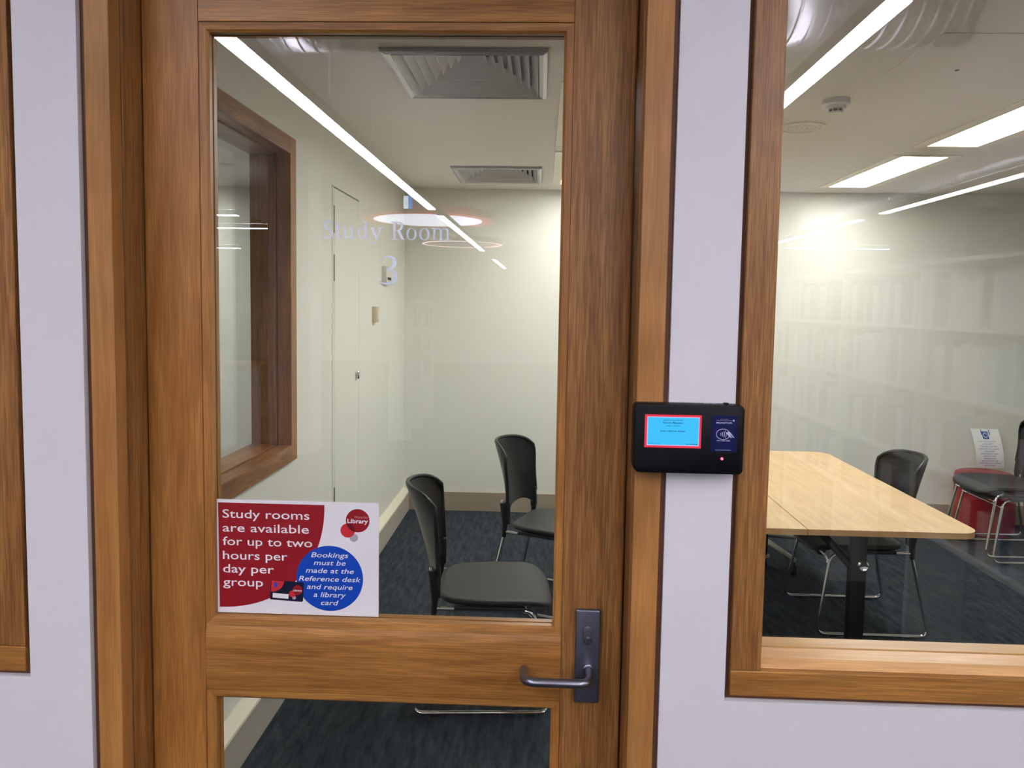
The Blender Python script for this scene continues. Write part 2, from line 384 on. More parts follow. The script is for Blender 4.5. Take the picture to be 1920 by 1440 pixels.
# ------------------------------------------------------------------ the door
d = empty('door_1', (-0.287, 0.12, 0)); tag(d, 'timber door with tall glass pane and lever handle', 'door', kind='structure')
DY, DT = 0.10, 0.044           # front face and thickness
SL0, SL1, SR0, SR1 = -0.7355, -0.631, 0.049, 0.1615
def bull(x0, x1, left, r=0.03):
    """stile section with one rounded front edge"""
    pts = []
    if left:
        for k in range(9):
            a = math.pi / 2 * k / 8; pts.append((x0 + r - r * math.cos(a), DY + r - r * math.sin(a)))
        pts += [(x1, DY), (x1, DY + DT), (x0, DY + DT)]
    else:
        pts = [(x0, DY)]
        for k in range(9):
            a = math.pi / 2 * k / 8; pts.append((x1 - r + r * math.sin(a), DY + r - r * math.cos(a)))
        pts += [(x1, DY + DT), (x0, DY + DT)]
    return pts
add('hinge_stile', MB().prism(bull(SL0, SL1, True, 0.004), 2, 0.01, DH - 0.055), M_WV, d, 25)
add('lock_stile', MB().prism(bull(SR0, SR1, False, 0.006), 2, 0.01, DH - 0.055), M_WV2, d, 25)
R0, R1, T0 = 0.9026, 1.0302, 2.1528
add('top_rail', MB().box(SL1 + .0006, SR0 - .0006, DY + .0005, DY + DT, T0, DH - 0.055, 0.001), M_WH, d)
mr = MB().prism([(DY + .006, R0), (DY + .0015, R0 + .012), (DY + .0005, R0 + .03), (DY + .0005, R1 - .03), (DY + .0015, R1 - .012), (DY + .006, R1), (DY + DT, R1), (DY + DT, R0)], 0, SL1 + .0006, SR0 - .0006)
add('lock_rail', mr, M_WH, d, 30)
add('bottom_rail', MB().box(SL1 + .0006, SR0 - .0006, DY + .0005, DY + DT, 0.01, 0.26, 0.001), M_WH, d)
GY0, GY1 = 0.1205, 0.1265
def bead_frame(parent, x0, x1, z0, z1, yf, yg, wd, mats, drop=0.003, slope=0.006):
    """mitred glazing bead round an opening in four pieces"""
    prof = [(0, yf + drop), (wd * 0.75, yf + drop + 0.002), (wd, yf + drop + slope), (wd, yg), (0, yg)]
    def piece(p0, p1, inn0, inn1, mat):
        b = bmesh.new(); A = []; C = []
        for wv, y in prof:
            A.append(b.verts.new((p0[0] + inn0[0] * wv, y, p0[1] + inn0[1] * wv)))
            C.append(b.verts.new((p1[0] + inn1[0] * wv, y, p1[1] + inn1[1] * wv)))
        n = len(prof); b.faces.new(A); b.faces.new(C[::-1])
        for i in range(n): b.faces.new((A[i], A[(i + 1) % n], C[(i + 1) % n], C[i]))
        bmesh.ops.recalc_face_normals(b, faces=b.faces[:]); m = MB(); m._merge(b); return add('glazing_bead', m, mat, parent)
    e = 0.0006
    piece((x0 + e, z0 + e), (x0 + e, z1 - e), (1, 1), (1, -1), mats[0]); piece((x1 - e, z0 + e), (x1 - e, z1 - e), (-1, 1), (-1, -1), mats[0])
    piece((x0 + e, z0 + e), (x1 - e, z0 + e), (1, 1), (-1, 1), mats[1]); piece((x0 + e, z1 - e), (x1 - e, z1 - e), (1, -1), (-1, -1), mats[1])
for z0, z1 in ((R1, T0), (0.26, R0)):
    bead_frame(d, SL1, SR0, z0, z1, DY, GY0, 0.0163, (M_WV, M_WH))
    bead_frame(d, SL1, SR0, z0, z1, DY + DT - 0.004, GY1 + .0001, 0.0163, (M_WV, M_WH), 0, 0)
    g = add('glass_pane', MB().box(SL1 + .006, SR0 - .006, GY0 + .0001, GY1, z0 + .006, z1 - .006), M_GLASS, d)
# lever handle set on the door
PY = DY - 0.0095
lp = add('lock_plate', MB().box(0.0743, 0.121, PY, DY, 0.908, 1.0877, 0.0035, 3), M_PLATE, d, 30)
def sub(name, mb, mat, smooth=False):
    o = mb.build(name, mat, lp, smooth); return o
cyl = MB().prism([(0.0975 + .0097 * math.cos(a), 1.048 + .0097 * math.sin(a)) for a in [math.pi * k / 12 for k in range(13)]] + [(0.0975 + .0079 * math.cos(a), 1.0308 + .009 * math.sin(a)) for a in [math.pi + math.pi * k / 12 for k in range(13)]], 1, PY - 0.003, PY + 0.001, 0.0008)
sub('cylinder_escutcheon', cyl, M_PLATE, 40)
sub('key_barrel', MB().lathe([(0.0066, 0.001), (0.0066, -0.005), (0.0055, -0.0062), (0, -0.0062)], (0.0975, PY - 0.001, 1.0308), 1, 24), M_LEVER, 40)
sub('keyhole', MB().box(0.0967, 0.0983, PY - 0.0078, PY - 0.004, 1.0258, 1.0358), M_DARK)
HZ = 0.974
sub('lever_rose', MB().lathe([(0.0105, 0.001), (0.0105, -0.003), (0.009, -0.004), (0, -0.004)], (0.0996, PY, HZ), 1, 24), M_LEVER, 40)
lv = bez([(0.0996, PY, HZ), (0.0996, PY - 0.055, HZ - 0.0005), (-0.02, PY - 0.055, HZ), (-0.02, PY - 0.008, HZ)], 0.022, 8)
sub('lever', MB().tube(lv, 0.008, 16), M_LEVER, 40)

# ------------------------------------------------------------------ front windows
def front_window(name, label, x0, x1, z0, z1, lw, rw, glass_left=True):
    wn = empty(name, ((x0 + x1) / 2, 0, z0)); tag(wn, label, 'window', kind='structure')
    g = 0.009; dp = 0.012
    for a in ((x0, x0 + g, z0, z1), (x1 - g, x1, z0, z1), (x0 + g, x1 - g, z0, z0 + g), (x0 + g, x1 - g, z1 - g, z1)):
        add('shadow_gap', MB().box(a[0], a[1], dp, WT, a[2], a[3]), M_GAP, wn)
    xa, xb, za, zb = x0 + g, x1 - g, z0 + g, z1 - g
    bh = 0.046; FD = 0.11
    add('frame_post', MB().box(xa, xa + lw, 0.0005, FD, za + bh, zb, 0.002), M_WV2, wn)
    add('frame_post', MB().box(xb - rw, xb, 0.0005, FD, za + bh, zb, 0.002), M_WV2, wn)
    add('frame_sill', MB().box(xa, xb, 0.0005, FD, za, za + bh - .0004, 0.002), M_WH, wn)
    add('frame_head', MB().box(xa + lw, xb - rw, 0.0005, FD, zb - bh, zb, 0.002), M_WH, wn)
    i0, i1, k0, k1 = xa + lw, xb - rw, za + bh, zb - bh
    add('sill_bead', MB().prism([(0.012, k0), (0.014, k0 + .007), (0.026, k0 + .013), (0.065, k0 + .0135), (0.065, k0)], 0, i0 - (0.006 if rw < .1 else 0), i1), M_SILL_SHEEN, wn)
    add('sill_bead', MB().box(i0, i1, 0.072, FD, k0, k0 + 0.0135, 0.001), M_SILL_SHEEN, wn)
    add('glass_pane', MB().box(i0 - .004, i1 + .004, 0.0655, 0.0715, k0 + .001, k1 + .004), M_GLASS, wn)
    return wn
M_SILL_SHEEN = wood('timber_sill_sheen', 0, (238, 192, 136), (220, 168, 110), fibre=0.12, rough=0.3)  # sill timber lightened so its colour carries the grazing sheen
front_window('window_1', 'timber framed window beside the card reader, table behind it', W0, W1, WZ0, WZ1, 0.052, 0.055)
front_window('window_2', 'timber framed window cut by the left photo edge', V0, V1, WZ0, WZ1, 0.055, 0.36)

# ------------------------------------------------------------------ partition window
pw = empty('window_3', (XL, (PW0 + PW1) / 2, PZ0)); tag(pw, 'timber framed window in the cream left wall, seen through the door', 'window', kind='structure')
FX = XL + 0.016; fw = 0.072
def fpost(y0, y1, z0, z1, m): add('frame_board', MB().box(XL - 0.045, FX, y0, y1, z0, z1, 0.0025), m, pw)
fpost(PW1 - fw, PW1, PZ0, PZ1, M_WV); fpost(PW0, PW0 + fw, PZ0, PZ1, M_WV)
fpost(PW0 + fw, PW1 - fw, PZ0, PZ0 + fw, M_WY); fpost(PW0 + fw, PW1 - fw, PZ1 - fw, PZ1, M_WY)
for a in ((PW1 - fw - 0.008, PW1, PZ0, PZ1, M_WV2), (PW0, PW0 + fw + .008, PZ0, PZ1, M_WV2)):
    add('lining', MB().box(XLB - 0.014, XL - 0.047, a[0], a[1], a[2], a[3], 0.002), a[4], pw)
for z0, z1 in ((PZ0, PZ0 + fw + .006), (PZ1 - fw - .006, PZ1)):
    add('lining', MB().box(XLB - 0.014, XL - 0.047, PW0 + fw + .008, PW1 - fw - .008, z0, z1, 0.002), M_WY, pw)
add('glass_pane', MB().box(-1.197, -1.191, PW0 + fw - .002, PW1 - fw - .002, PZ0 + fw, PZ1 - fw), M_GLASS, pw)

# ------------------------------------------------------------------ cupboard door and small fittings on the left wall
cb = empty('door_2', (XL, (C0 + C1) / 2, 0.16)); tag(cb, 'flush cream cupboard door in the left wall', 'door', kind='structure')
add('frame_strip', MB().box(XL - .049, XL + .001, C0 + .007, C0 + 0.034, 0.18, CZ - .003, .001), M_WALL_C, cb)
dl = add('leaf', MB().box(XL - .049, XL + .001, C0 + 0.042, C1 - .006, 0.18, CZ - .008, .0015), M_WALL_C, cb)
kn = MB().lathe([(0.008, 0), (0.008, 0.006), (0.022, 0.008), (0.024, 0.013), (0.02, 0.018), (0, 0.02)], (0, 0, 0), 0, 20)
k = kn.build('latch_knob', M_CHROME, dl, 40); k.location = (XL + .001, 3.085, 1.229); k.scale = (1, .8, 1.15)
for z in (2.08, 1.83, 0.6):
    h = MB().tube([(XL + .002, C0 + .035, z - .07), (XL + .002, C0 + .035, z + .07)], 0.005, 8).build('hinge', M_ALU, dl, 40)

th = empty('thermostat', (XL, 3.87, 1.84)); tag(th, 'pale wall controller with black display, behind the glass numeral', 'thermostat')
MB().box(0, 0.032, -0.085, 0.085, -0.062, 0.062, 0.006).build('case', M_PLW, th, 30)
MB().box(0.0322, 0.034, -0.05, 0.06, -0.03, -0.012).build('display', M_DARK, th)
MB().lathe([(0.013, 0), (0.012, 0.003), (0, 0.003)], (0.032, 0.01, -0.045), 0, 16).build('button', M_PLC, th)
sw = empty('wall_switch', (XL, 3.53, 1.578)); tag(sw, 'small beige wall switch box on the left wall', 'switch')
MB().box(0, 0.03, -0.035, 0.035, -0.05, 0.05, 0.004).build('case', M_PLC, sw, 30)
MB().box(0, 0.006, 0.035, 0.075, -0.05, 0.05, 0.002).build('side_plate', M_CREAM, sw)
MB().box(0.0302, 0.033, -0.018, 0.018, -0.03, 0.03, 0.002).build('rocker', M_PLW, sw)

# ------------------------------------------------------------------ ceiling fittings
def diffuser(loc, label):
    r = empty('air_diffuser', loc); tag(r, label, 'air vent', 'square louvred ceiling air vents')
    h = 0.3
    def band(o, i, zo, zi, th):
        b = bmesh.new()
        def sq(s, z): return [b.verts.new((x * s, y * s, z)) for x, y in ((-1, -1), (1, -1), (1, 1), (-1, 1))]
        A, B, C, D = sq(o, zo), sq(i, zi), sq(i - th * .4, zi + th), sq(o - th, zo + th * .8)
        for p, q in ((A, B), (B, C), (C, D), (D, A)):
            for k in range(4): b.faces.new((p[k], p[(k + 1) % 4], q[(k + 1) % 4], q[k]))
        bmesh.ops.recalc_face_normals(b, faces=b.faces[:]); m = MB(); m._merge(b); return m
    fr = MB()
    prof = [(h, -0.001), (h - .004, -0.014), (h - .018, -0.02), (h - .034, -0.012), (h - .038, 0.0), (h - .01, 0.0)]
    b = bmesh.new(); rings = [[b.verts.new((x * s, y * s, z)) for x, y in ((-1, -1), (1, -1), (1, 1), (-1, 1))] for s, z in prof]
    for p, q in zip(rings, rings[1:] + rings[:1]):
        for k in range(4): b.faces.new((p[k], p[(k + 1) % 4], q[(k + 1) % 4], q[k]))
    bmesh.ops.recalc_face_normals(b, faces=b.faces[:]); fr._merge(b); fr.build('frame', M_ALU, r)
    for k in range(7):
        o = 0.262 - k * 0.034
        band(o, o - 0.026, -0.016 + .0125 * k, 0.022 + .0125 * k, 0.0025).build('louvre', M_ALUP, r)
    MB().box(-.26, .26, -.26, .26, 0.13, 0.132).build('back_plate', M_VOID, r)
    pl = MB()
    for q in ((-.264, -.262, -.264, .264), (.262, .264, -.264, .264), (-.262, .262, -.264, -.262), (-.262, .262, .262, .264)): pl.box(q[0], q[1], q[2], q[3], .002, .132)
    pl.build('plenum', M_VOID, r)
    return r
diffuser((-0.293, 1.715, ZC), 'large square louvred air vent in the ceiling nearest the door')
diffuser((-0.315, 3.945, ZC), 'square louvred air vent in the ceiling near the back wall')
def cut(n, x0, x1, y0, y1):
    """ceiling opening so that recessed fittings sit in it"""
    c = MB().box(x0, x1, y0, y1, ZC - .05, ZC + .12).build(n, M_DARK)
    m = bpy.data.objects['ceiling'].modifiers.new(n, 'BOOLEAN'); m.object = c; m.solver = 'EXACT'; m.operation = 'DIFFERENCE'
    return c
cutters = [cut('cut', -0.293 - .264, -0.293 + .264, 1.715 - .264, 1.715 + .264), cut('cut', -0.315 - .264, -0.315 + .264, 3.945 - .264, 3.945 + .264)]
TR = [(2.195, 3.75, 'long ceiling light panel nearest the back wall, above the table'), (2.195, 2.36, 'long ceiling light panel cut by the right photo edge'),
      (0.255, 3.75, 'ceiling light panel behind the lock stile, near the back wall'), (0.255, 2.39, 'ceiling light panel behind the lock stile, nearer the door')]
TR += [(-3.0, 1.6, 'added unseen light panel brightening the neighbouring room, front'), (-3.0, 3.5, 'added unseen light panel brightening the neighbouring room, rear')]  # unseen panels added to brighten the view through the partition window
for x, y, lb in TR: cutters.append(cut('cut', x - .135, x + .135, y - .555, y + .555))
dg = bpy.context.evaluated_depsgraph_get(); co = bpy.data.objects['ceiling']
me = bpy.data.meshes.new_from_object(co.evaluated_get(dg)); co.modifiers.clear(); co.data = me; me.name = 'ceiling'
for c in cutters: bpy.data.objects.remove(c)
for x, y, lb in TR:
    r = empty('ceiling_light', (x, y, ZC)); tag(r, lb, 'ceiling light', 'recessed ceiling light panels')
    fr = MB()
    a, b_, c, e = 0.194, 0.59, 0.132, 0.552
    for q in ((-a, -c, -b_, b_), (c, a, -b_, b_), (-c, c, -b_, -e), (-c, c, e, b_)): fr.box(q[0], q[1], q[2], q[3], -0.006, -0.0005)
    bmesh.ops.remove_doubles(fr.bm, verts=fr.bm.verts[:], dist=1e-5); fr.build('frame', M_CREAM, r)
    MB().box(-c, c, -e, e, 0.022, 0.035).build('diffuser', M_TROF, r)
r = empty('smoke_detector', (1.243, 2.05, ZC)); tag(r, 'white round smoke detector on the ceiling', 'smoke detector')
MB().lathe([(0.056, 0), (0.058, -0.02), (0.05, -0.026), (0, -0.026)], (0, 0, 0), 2, 32).build('base', M_PLW, r, 40)
MB().lathe([(0.044, -0.026), (0.04, -0.038), (0.03, -0.04), (0, -0.04)], (0, 0, 0), 2, 32).build('body', M_PLW, r, 40)
MB().lathe([(0.027, -0.04), (0.027, -0.05), (0, -0.05)], (0, 0, 0), 2, 24).build('sensor_chamber', M_DARK, r, 40)
for k in range(8):
    a = k * math.pi / 4; MB().box(-.003, .003, .024, .03, -.051, -.039).build('guard_rib', M_PLW, r).rotation_euler = (0, 0, a)
MB().lathe([(0.031, -0.05), (0.028, -0.056), (0, -0.058)], (0, 0, 0), 2, 24).build('cap', M_PLW, r, 40)
r = empty('ceiling_speaker', (1.262, 2.53, ZC)); tag(r, 'round white ceiling speaker grille', 'ceiling speaker')
MB().lathe([(0.112, 0), (0.11, -0.006), (0.096, -0.009), (0.092, -0.004), (0.092, 0)], (0, 0, 0), 2, 40, True).build('rim', M_CREAM, r, 40)
for k in range(4): MB().lathe([(0.082 - k * .02, 0), (0.082 - k * .02, -0.006), (0.072 - k * .02, -0.006), (0.072 - k * .02, 0)], (0, 0, 0), 2, 40, True).build('grille_ring', M_CREAM, r, 40)
r = empty('access_panel', (1.52, 1.47, ZC)); tag(r, 'flush square access hatch in the ceiling', 'access hatch')
MB().box(-.24, .24, -.213, .213, -0.003, -.0002, .001).build('panel', M_CEIL, r)
MB().lathe([(0.008, -.003), (0.008, -.005), (0, -.005)], (0, .155, 0), 2, 14).build('lock', M_DARK, r)

# ================================================================== THINGS ON THE FRONT
# ---- lettering on the glass: serif capitals drawn as pen strokes
SERIF = empty('door_lettering', (-0.29, GY0, 1.768)); tag(SERIF, 'frosted serif lettering Study Room 3 on the door glass', 'lettering')
CAP = 0.03286; LX = -0.4086
def spline(pts, n=10):
    P = [Vector(p) for p in pts]; P = [2 * P[0] - P[1]] + P + [2 * P[-1] - P[-2]]; out = []
    for i in range(1, len(P) - 2):
        for k in range(n):
            t = k / n; a, b, c, e = P[i - 1], P[i], P[i + 1], P[i + 2]
            out.append(0.5 * ((2 * b) + (c - a) * t + (2 * a - 5 * b + 4 * c - e) * t * t + (3 * b - a - 3 * c + e) * t ** 3))
    out.append(P[-2]); return out
def pen(thick, thin, taper0=1.0, taper1=1.0):
    def f(t, s):
        wv = thin + (thick - thin) * abs(t.y) ** 1.6
        return wv * (taper0 + (1 - taper0) * min(1, s / .15)) * (taper1 + (1 - taper1) * min(1, (1 - s) / .15))
    return f
def letter(ch, ox, scale, oz):
    vs = []; fs = []; lay = [0]
    def to3(a, b_): return (ox + a * scale - SERIF.location.x, -0.0008 - lay[0] * 0.00004, oz + b_ * scale - SERIF.location.z)
    def rib(pts, wd, closed=False, sp=True):
        P = spline(pts) if sp else [Vector(p) for p in pts]; n = len(P); b0 = len(vs); lay[0] += 1
        for i in range(n):
            a = P[(i - 1) % n] if closed or i else P[0]; c = P[(i + 1) % n] if closed or i < n - 1 else P[-1]
            tt = (c - a).normalized(); nn = Vector((-tt.y, tt.x)); ww = wd(tt, i / (n - 1)) / 2
            vs.extend([to3(*(P[i] + nn * ww)), to3(*(P[i] - nn * ww))])
        for i in range(n if closed else n - 1):
            j = (i + 1) % n; fs.append((b0 + 2 * i, b0 + 2 * i + 1, b0 + 2 * j + 1, b0 + 2 * j))
    def bar(x0, y0, x1, y1):
        b0 = len(vs); lay[0] += 1; vs.extend([to3(x0, y0), to3(x1, y0), to3(x1, y1), to3(x0, y1)]); fs.append((b0, b0 + 1, b0 + 2, b0 + 3))
    def poly(*p):
        b0 = len(vs); lay[0] += 1; vs.extend([to3(*q) for q in p]); fs.append(tuple(range(b0, b0 + len(p))))
    def oval(cx, cy, rx, ry, T, t_):
        n = 40; b0 = len(vs); lay[0] += 1
        for k in range(n):
            a = 2 * math.pi * k / n; c, s_ = math.cos(a), math.sin(a)
            vs.extend([to3(cx + rx * c, cy + ry * s_), to3(cx + (rx - T) * c, cy + (ry - t_) * s_)])
        for k in range(n): j = (k + 1) % n; fs.append((b0 + 2 * k, b0 + 2 * k + 1, b0 + 2 * j + 1, b0 + 2 * j))
    T, t_, X = 0.125, 0.05, 0.66
    if ch == 'S':
        rib([(.50, .78), (.44, .94), (.28, .985), (.12, .93), (.08, .78), (.17, .62), (.35, .50), (.50, .36), (.50, .17), (.40, .05), (.25, .015), (.10, .06), (.045, .22)], lambda t, s: .05 + .085 * math.exp(-((s - .5) / .27) ** 2))
        poly((.475, .99), (.515, .99), (.525, .72), (.49, .74)); poly((.02, .0), (.055, .0), (.06, .26), (.02, .28))
    elif ch == 't':
        rib([(.16, .86), (.16, .25), (.19, .08), (.28, .035), (.40, .09)], lambda t, s: .045 + .08 * abs(t.y) ** 1.4)
        bar(.0, .60, .38, .65); poly((.0, .62), (.10, .70), (.165, .88), (.22, .88), (.22, .62))
    elif ch == 'u':
        rib([(.14, .64), (.14, .22), (.18, .07), (.30, .03), (.44, .09), (.52, .2)], lambda t, s: .045 + .08 * abs(t.y) ** 1.4)
        bar(.47, .02, .595, .66); poly((.0, .66), (.20, .66), (.20, .60), (.08, .60), (.0, .62)); poly((.33, .66), (.59, .66), (.59, .60), (.41, .60), (.33, .62)); poly((.47, .0), (.72, .02), (.72, .06), (.59, .09), (.47, .12))
    elif ch == 'd':
        oval(.28, .32, .28, .335, T, .05); bar(.42, .03, .545, 1.0); poly((.30, 1.0), (.545, 1.0), (.545, .94), (.42, .94), (.30, .965)); poly((.42, .0), (.66, .02), (.66, .06), (.54, .08), (.42, .10))
    elif ch == 'y':
        poly((.04, .64), (.19, .64), (.44, .06), (.34, -.02)); poly((.57, .64), (.64, .64), (.36, -.10), (.30, -.04))
        rib([(.36, -.02), (.30, -.17), (.21, -.26), (.10, -.255)], lambda t, s: .06 + .01 * s); poly(*disc(.085, -.215, .055, 14))
        bar(.0, .615, .27, .66); bar(.46, .615, .72, .66)
    elif ch == 'R':
        bar(.13, .0, .265, 1.0); bar(.0, .0, .40, .045); bar(.0, .955, .3, 1.0)
        rib([(.2, .975), (.40, .975), (.55, .93), (.62, .76), (.55, .59), (.40, .52), (.2, .515)], lambda t, s: .05 + .09 * abs(t.y) ** 1.4)
        poly((.36, .52), (.50, .54), (.74, .05), (.80, .045), (.80, .0), (.60, .0))
    elif ch == 'o': oval(.30, .32, .30, .34, T, .045)
    elif ch == 'm':
        for x in (.13, .51, .89): bar(x, .0, x + .115, .60); bar(x - .09, .0, x + .21, .04)
        poly((.0, .66), (.245, .68), (.245, .60), (.13, .58), (.0, .615))
        for x in (.2, .58): rib([(x, .50), (x + .10, .62), (x + .24, .635), (x + .345, .56), (x + .37, .42)], lambda t, s: .06 + .055 * s)
    elif ch == '3':
        rib([(.06, .80), (.13, .94), (.28, .985), (.42, .96), (.53, .87), (.53, .70), (.42, .58), (.26, .535)], lambda t, s: .035 + .11 * math.exp(-((s - .65) / .22) ** 2))
        rib([(.26, .54), (.44, .50), (.56, .38), (.565, .2), (.46, .07), (.30, .02), (.13, .03), (.02, .08)], lambda t, s: .04 + .11 * math.exp(-((s - .45) / .26) ** 2)); poly(*disc(.045, .075, .035, 14)); poly(*disc(.075, .79, .03, 14))
    m = bpy.data.meshes.new('letter'); m.from_pydata(vs, [], fs); m.materials.append(M_VINYL)
    o_ = bpy.data.objects.new('letter', m); COL.objects.link(o_); o_.parent = SERIF
    # give the vinyl a thickness
    md = o_.modifiers.new('thickness', 'SOLIDIFY'); md.thickness = 0.0002; md.offset = 0
    return o_
for ch, x in (('S', 0), ('t', .69), ('u', 1.125), ('d', 1.96), ('y', 2.69), ('R', 3.87), ('o', 4.73), ('o', 5.46), ('m', 6.125)):
    letter(ch, LX + x * CAP, CAP, 1.768)
letter('3', -0.2854 - 0.0174, 0.0521, 1.6858)

# ---- the A4 notice stuck on the glass
SG = empty('door_notice', (-0.6176, GY0 - 0.0005, 1.0498)); tag(SG, 'white laminated notice with red block and blue disc, stuck low on the door glass', 'sign')
SW, SH = 0.316, 0.2217
MB().box(0, SW, -0.0012, 0.0004, 0, SH).build('card', M_LAM, SG)
def sg(l):
    return lambda u, v: (u / 1000 * SW / .297, -0.0013 - l * 0.00012, SH - v / 1000 * SH / .21)
red = [(6, 6), (199, 6)] + [(7 + 192 * math.cos(a) ** .92, 8 + 192 * math.sin(a) ** .92) for a in [math.pi / 2 * k / 24 for k in range(1, 25)]]
flat_poly('red_block', red, sg(1), M_PRED, SG)
for tx, v, wd in (('Study rooms', 33.7, 158), ('are available', 59.3, 157), ('for up to two', 84.3, 163), ('hours per', 110.4, 118), ('day per', 135.2, 93), ('group', 160, 73)):
    flat_text('lettering', tx, sg(2), M_INKW, SG, 13.8, v, wd, 16.2, bold=0.005)
flat_poly('blue_disc', disc(208.5, 141, 60.5, 72), sg(3), M_PBLUE, SG)
for tx, v, wd in (('Bookings', 102.2, 67.5), ('must be', 116.5, 58), ('made at the', 131.2, 87.5), ('Reference desk', 146.5, 112.5), ('and require', 161.3, 83), ('a library', 175.8, 59), ('card', 190.6, 32)):
    flat_text('lettering', tx, sg(4), M_INKW, SG, 208.5, v, wd, 9.6, align='CENTER', shear=0.22, bold=0.005)
flat_poly('grey_dot', disc(252, 64.5, 7.6), sg(1), M_PGREY, SG); flat_poly('red_dot', disc(241, 51.5, 13), sg(2), M_PRED2, SG); flat_poly('logo_disc', disc(259, 33, 21.4), sg(3), M_PRED, SG)
ov = [(241 + 13 * math.cos(a), 51.5 + 13 * math.sin(a)) for a in [2 * math.pi * k / 60 for k in range(60)]]; ov = [p for p in ov if math.hypot(p[0] - 259, p[1] - 33) < 21.4]
iv = [(259 + 21.4 * math.cos(a), 33 + 21.4 * math.sin(a)) for a in [2 * math.pi * k / 90 for k in range(90)]]; iv = [p for p in iv if math.hypot(p[0] - 241, p[1] - 51.5) < 13]
al = ov + iv; cxm = sum(p[0] for p in al) / len(al); cym = sum(p[1] for p in al) / len(al); al.sort(key=lambda p: math.atan2(p[1] - cym, p[0] - cxm))
flat_poly('overlap_lens', al, sg(3.5), M_PRED3, SG)
flat_text('lettering', 'Waverley', sg(4), M_INKP, SG, 277, 28.5, 24, 4.6, align='RIGHT'); flat_text('lettering', 'Library', sg(4), M_INKW, SG, 259, 37.5, 37, 8.0, align='CENTER', bold=0.02)
cd_ = lambda a, b: (101.5 + a * 60.5 - b * 2.4, 146.5 + a * 3.2 + b * 36.5)       # tilted library card
def cardp(l): f_ = sg(l); return lambda a, b: f_(*cd_(a, b))
flat_poly('card_picture', [(.03, 0), (.97, 0), (1, .05), (1, .95), (.97, 1), (.03, 1), (0, .95), (0, .05)], cardp(5), M_PNAVY, SG)
flat_poly('card_red_spot', [(.02, .02)] + [(.02 + .38 * math.cos(a), .02 + .58 * math.sin(a)) for a in [math.pi / 2 * k / 14 for k in range(15)]], cardp(6), M_PRED2, SG)
flat_poly('card_crest', [(.11, .1), (.2, .1), (.2, .36), (.11, .36)], cardp(7), M_PBLUE, SG)
flat_poly('card_strip', [(.08, .66), (.56, .66), (.56, .9), (.08, .9)], cardp(6), M_INKW, SG)
flat_poly('card_dot', disc(.73, .82, .055, 20, .09), cardp(6), M_PGREY, SG); flat_poly('card_dot', disc(.67, .63, .10, 24, .17), cardp(7), M_PRED2, SG); flat_poly('card_dot', disc(.82, .42, .145, 30, .25), cardp(8), M_PRED, SG)
f9 = sg(9); flat_text('lettering', 'Library', f9, M_INKW, SG, 150, 166.5, 16.5, 3.4, align='CENTER', bold=0.02)

# ---- card reader with screen
DV = empty('card_reader', (0.247, 0, 1.434)); tag(DV, 'black card reader with cyan screen mounted between door and window', 'card reader')
cs = MB(); hw, hh, rr = 0.0905, 0.0575, 0.008
out = []
for cx_, cz_, a0, r_ in ((hw, hh, 0, rr), (-hw, hh, 90, rr), (-hw, -hh, 180, 0.012), (hw, -hh, 270, rr)):
    for k in range(7):
        a = math.radians(a0 + 15 * k); out.append((cx_ - math.copysign(r_, cx_) + r_ * math.cos(a), cz_ - math.copysign(r_, cz_) + r_ * math.sin(a)))
cs.prism(out, 1, -0.034, -0.0008, 0.003); cs.build('case', M_DEV, DV, 35)
dv = lambda l: (lambda u, v: (u - 0.0905, -0.0343 - l * 0.00012, 0.0575 - v))
def R_(x0, x1, y0, y1): return [(x0, y0), (x1, y0), (x1, y1), (x0, y1)]
flat_poly('screen_border', R_(.0175, .1105, .0170, .0720), dv(1), M_SCRR, DV)
flat_poly('screen_margin', R_(.0215, .1070, .0205, .0685), dv(2), M_SCRW, DV)
flat_poly('screen', R_(.0225, .1062, .0215, .0672), dv(3), M_SCRC, DV)
for tx, v, wd, cp in (('Room is reserved for', .0268, .032, .0020), ('Secret Meeting', .0316, .0345, .0028), ('until 11:30 am', .0362, .023, .0019), ('Scan card to Enter', .0452, .0415, .0028)):
    flat_text('lettering', tx, dv(4), M_INKD, DV, .0640, v, wd, cp, align='CENTER', bold=.02)
flat_text('lettering', '11 Apr 19 am', dv(4), M_INKD, DV, .0240, .0662, .019, .0016); flat_text('lettering', 'No Bookings', dv(4), M_INKD, DV, .1050, .0662, .019, .0018, align='RIGHT', bold=.03)
flat_poly('label_patch', R_(.1265, .1690, .0165, .0770), dv(1), M_DEVB, DV)
flat_text('lettering', 'powered by', dv(2), M_INKL, DV, .1475, .0228, .012, .0012, align='CENTER')
flat_poly('logo_line', R_(.1345, .1620, .0243, .0248), dv(2), M_PGREY, DV); flat_poly('logo_dot', disc(.1628, .0246, .0016, 16), dv(2), M_INKL, DV)
flat_text('lettering', 'MONITOR', dv(2), M_INKL, DV, .1475, .0299, .026, .0029, align='CENTER', bold=.02)
ribbon('logo_oval', disc(.1462, .0475, .0112, 40, .0086), .0009, dv(2), M_INKL, DV, True)
for k in range(4):
    r_ = .0022 + k * .0020; aa = [math.radians(-38 + 76 * q / 10) for q in range(11)]
    ribbon('logo_wave', [(.1405 + k * .0009 + r_ * math.cos(a), .0475 + (r_ + .0016) * math.sin(a)) for a in aa], .0009, dv(2), M_INKL, DV)
flat_poly('logo_hand', [(.1512, .0452), (.1532, .0435), (.1560, .0430), (.1588, .0450), (.1645, .0525), (.1640, .0535), (.1622, .0520), (.1588, .0480), (.1568, .0470), (.1590, .0502), (.1612, .0532), (.1600, .0536), (.1560, .0516), (.1540, .0490)], dv(3), M_INKL, DV)
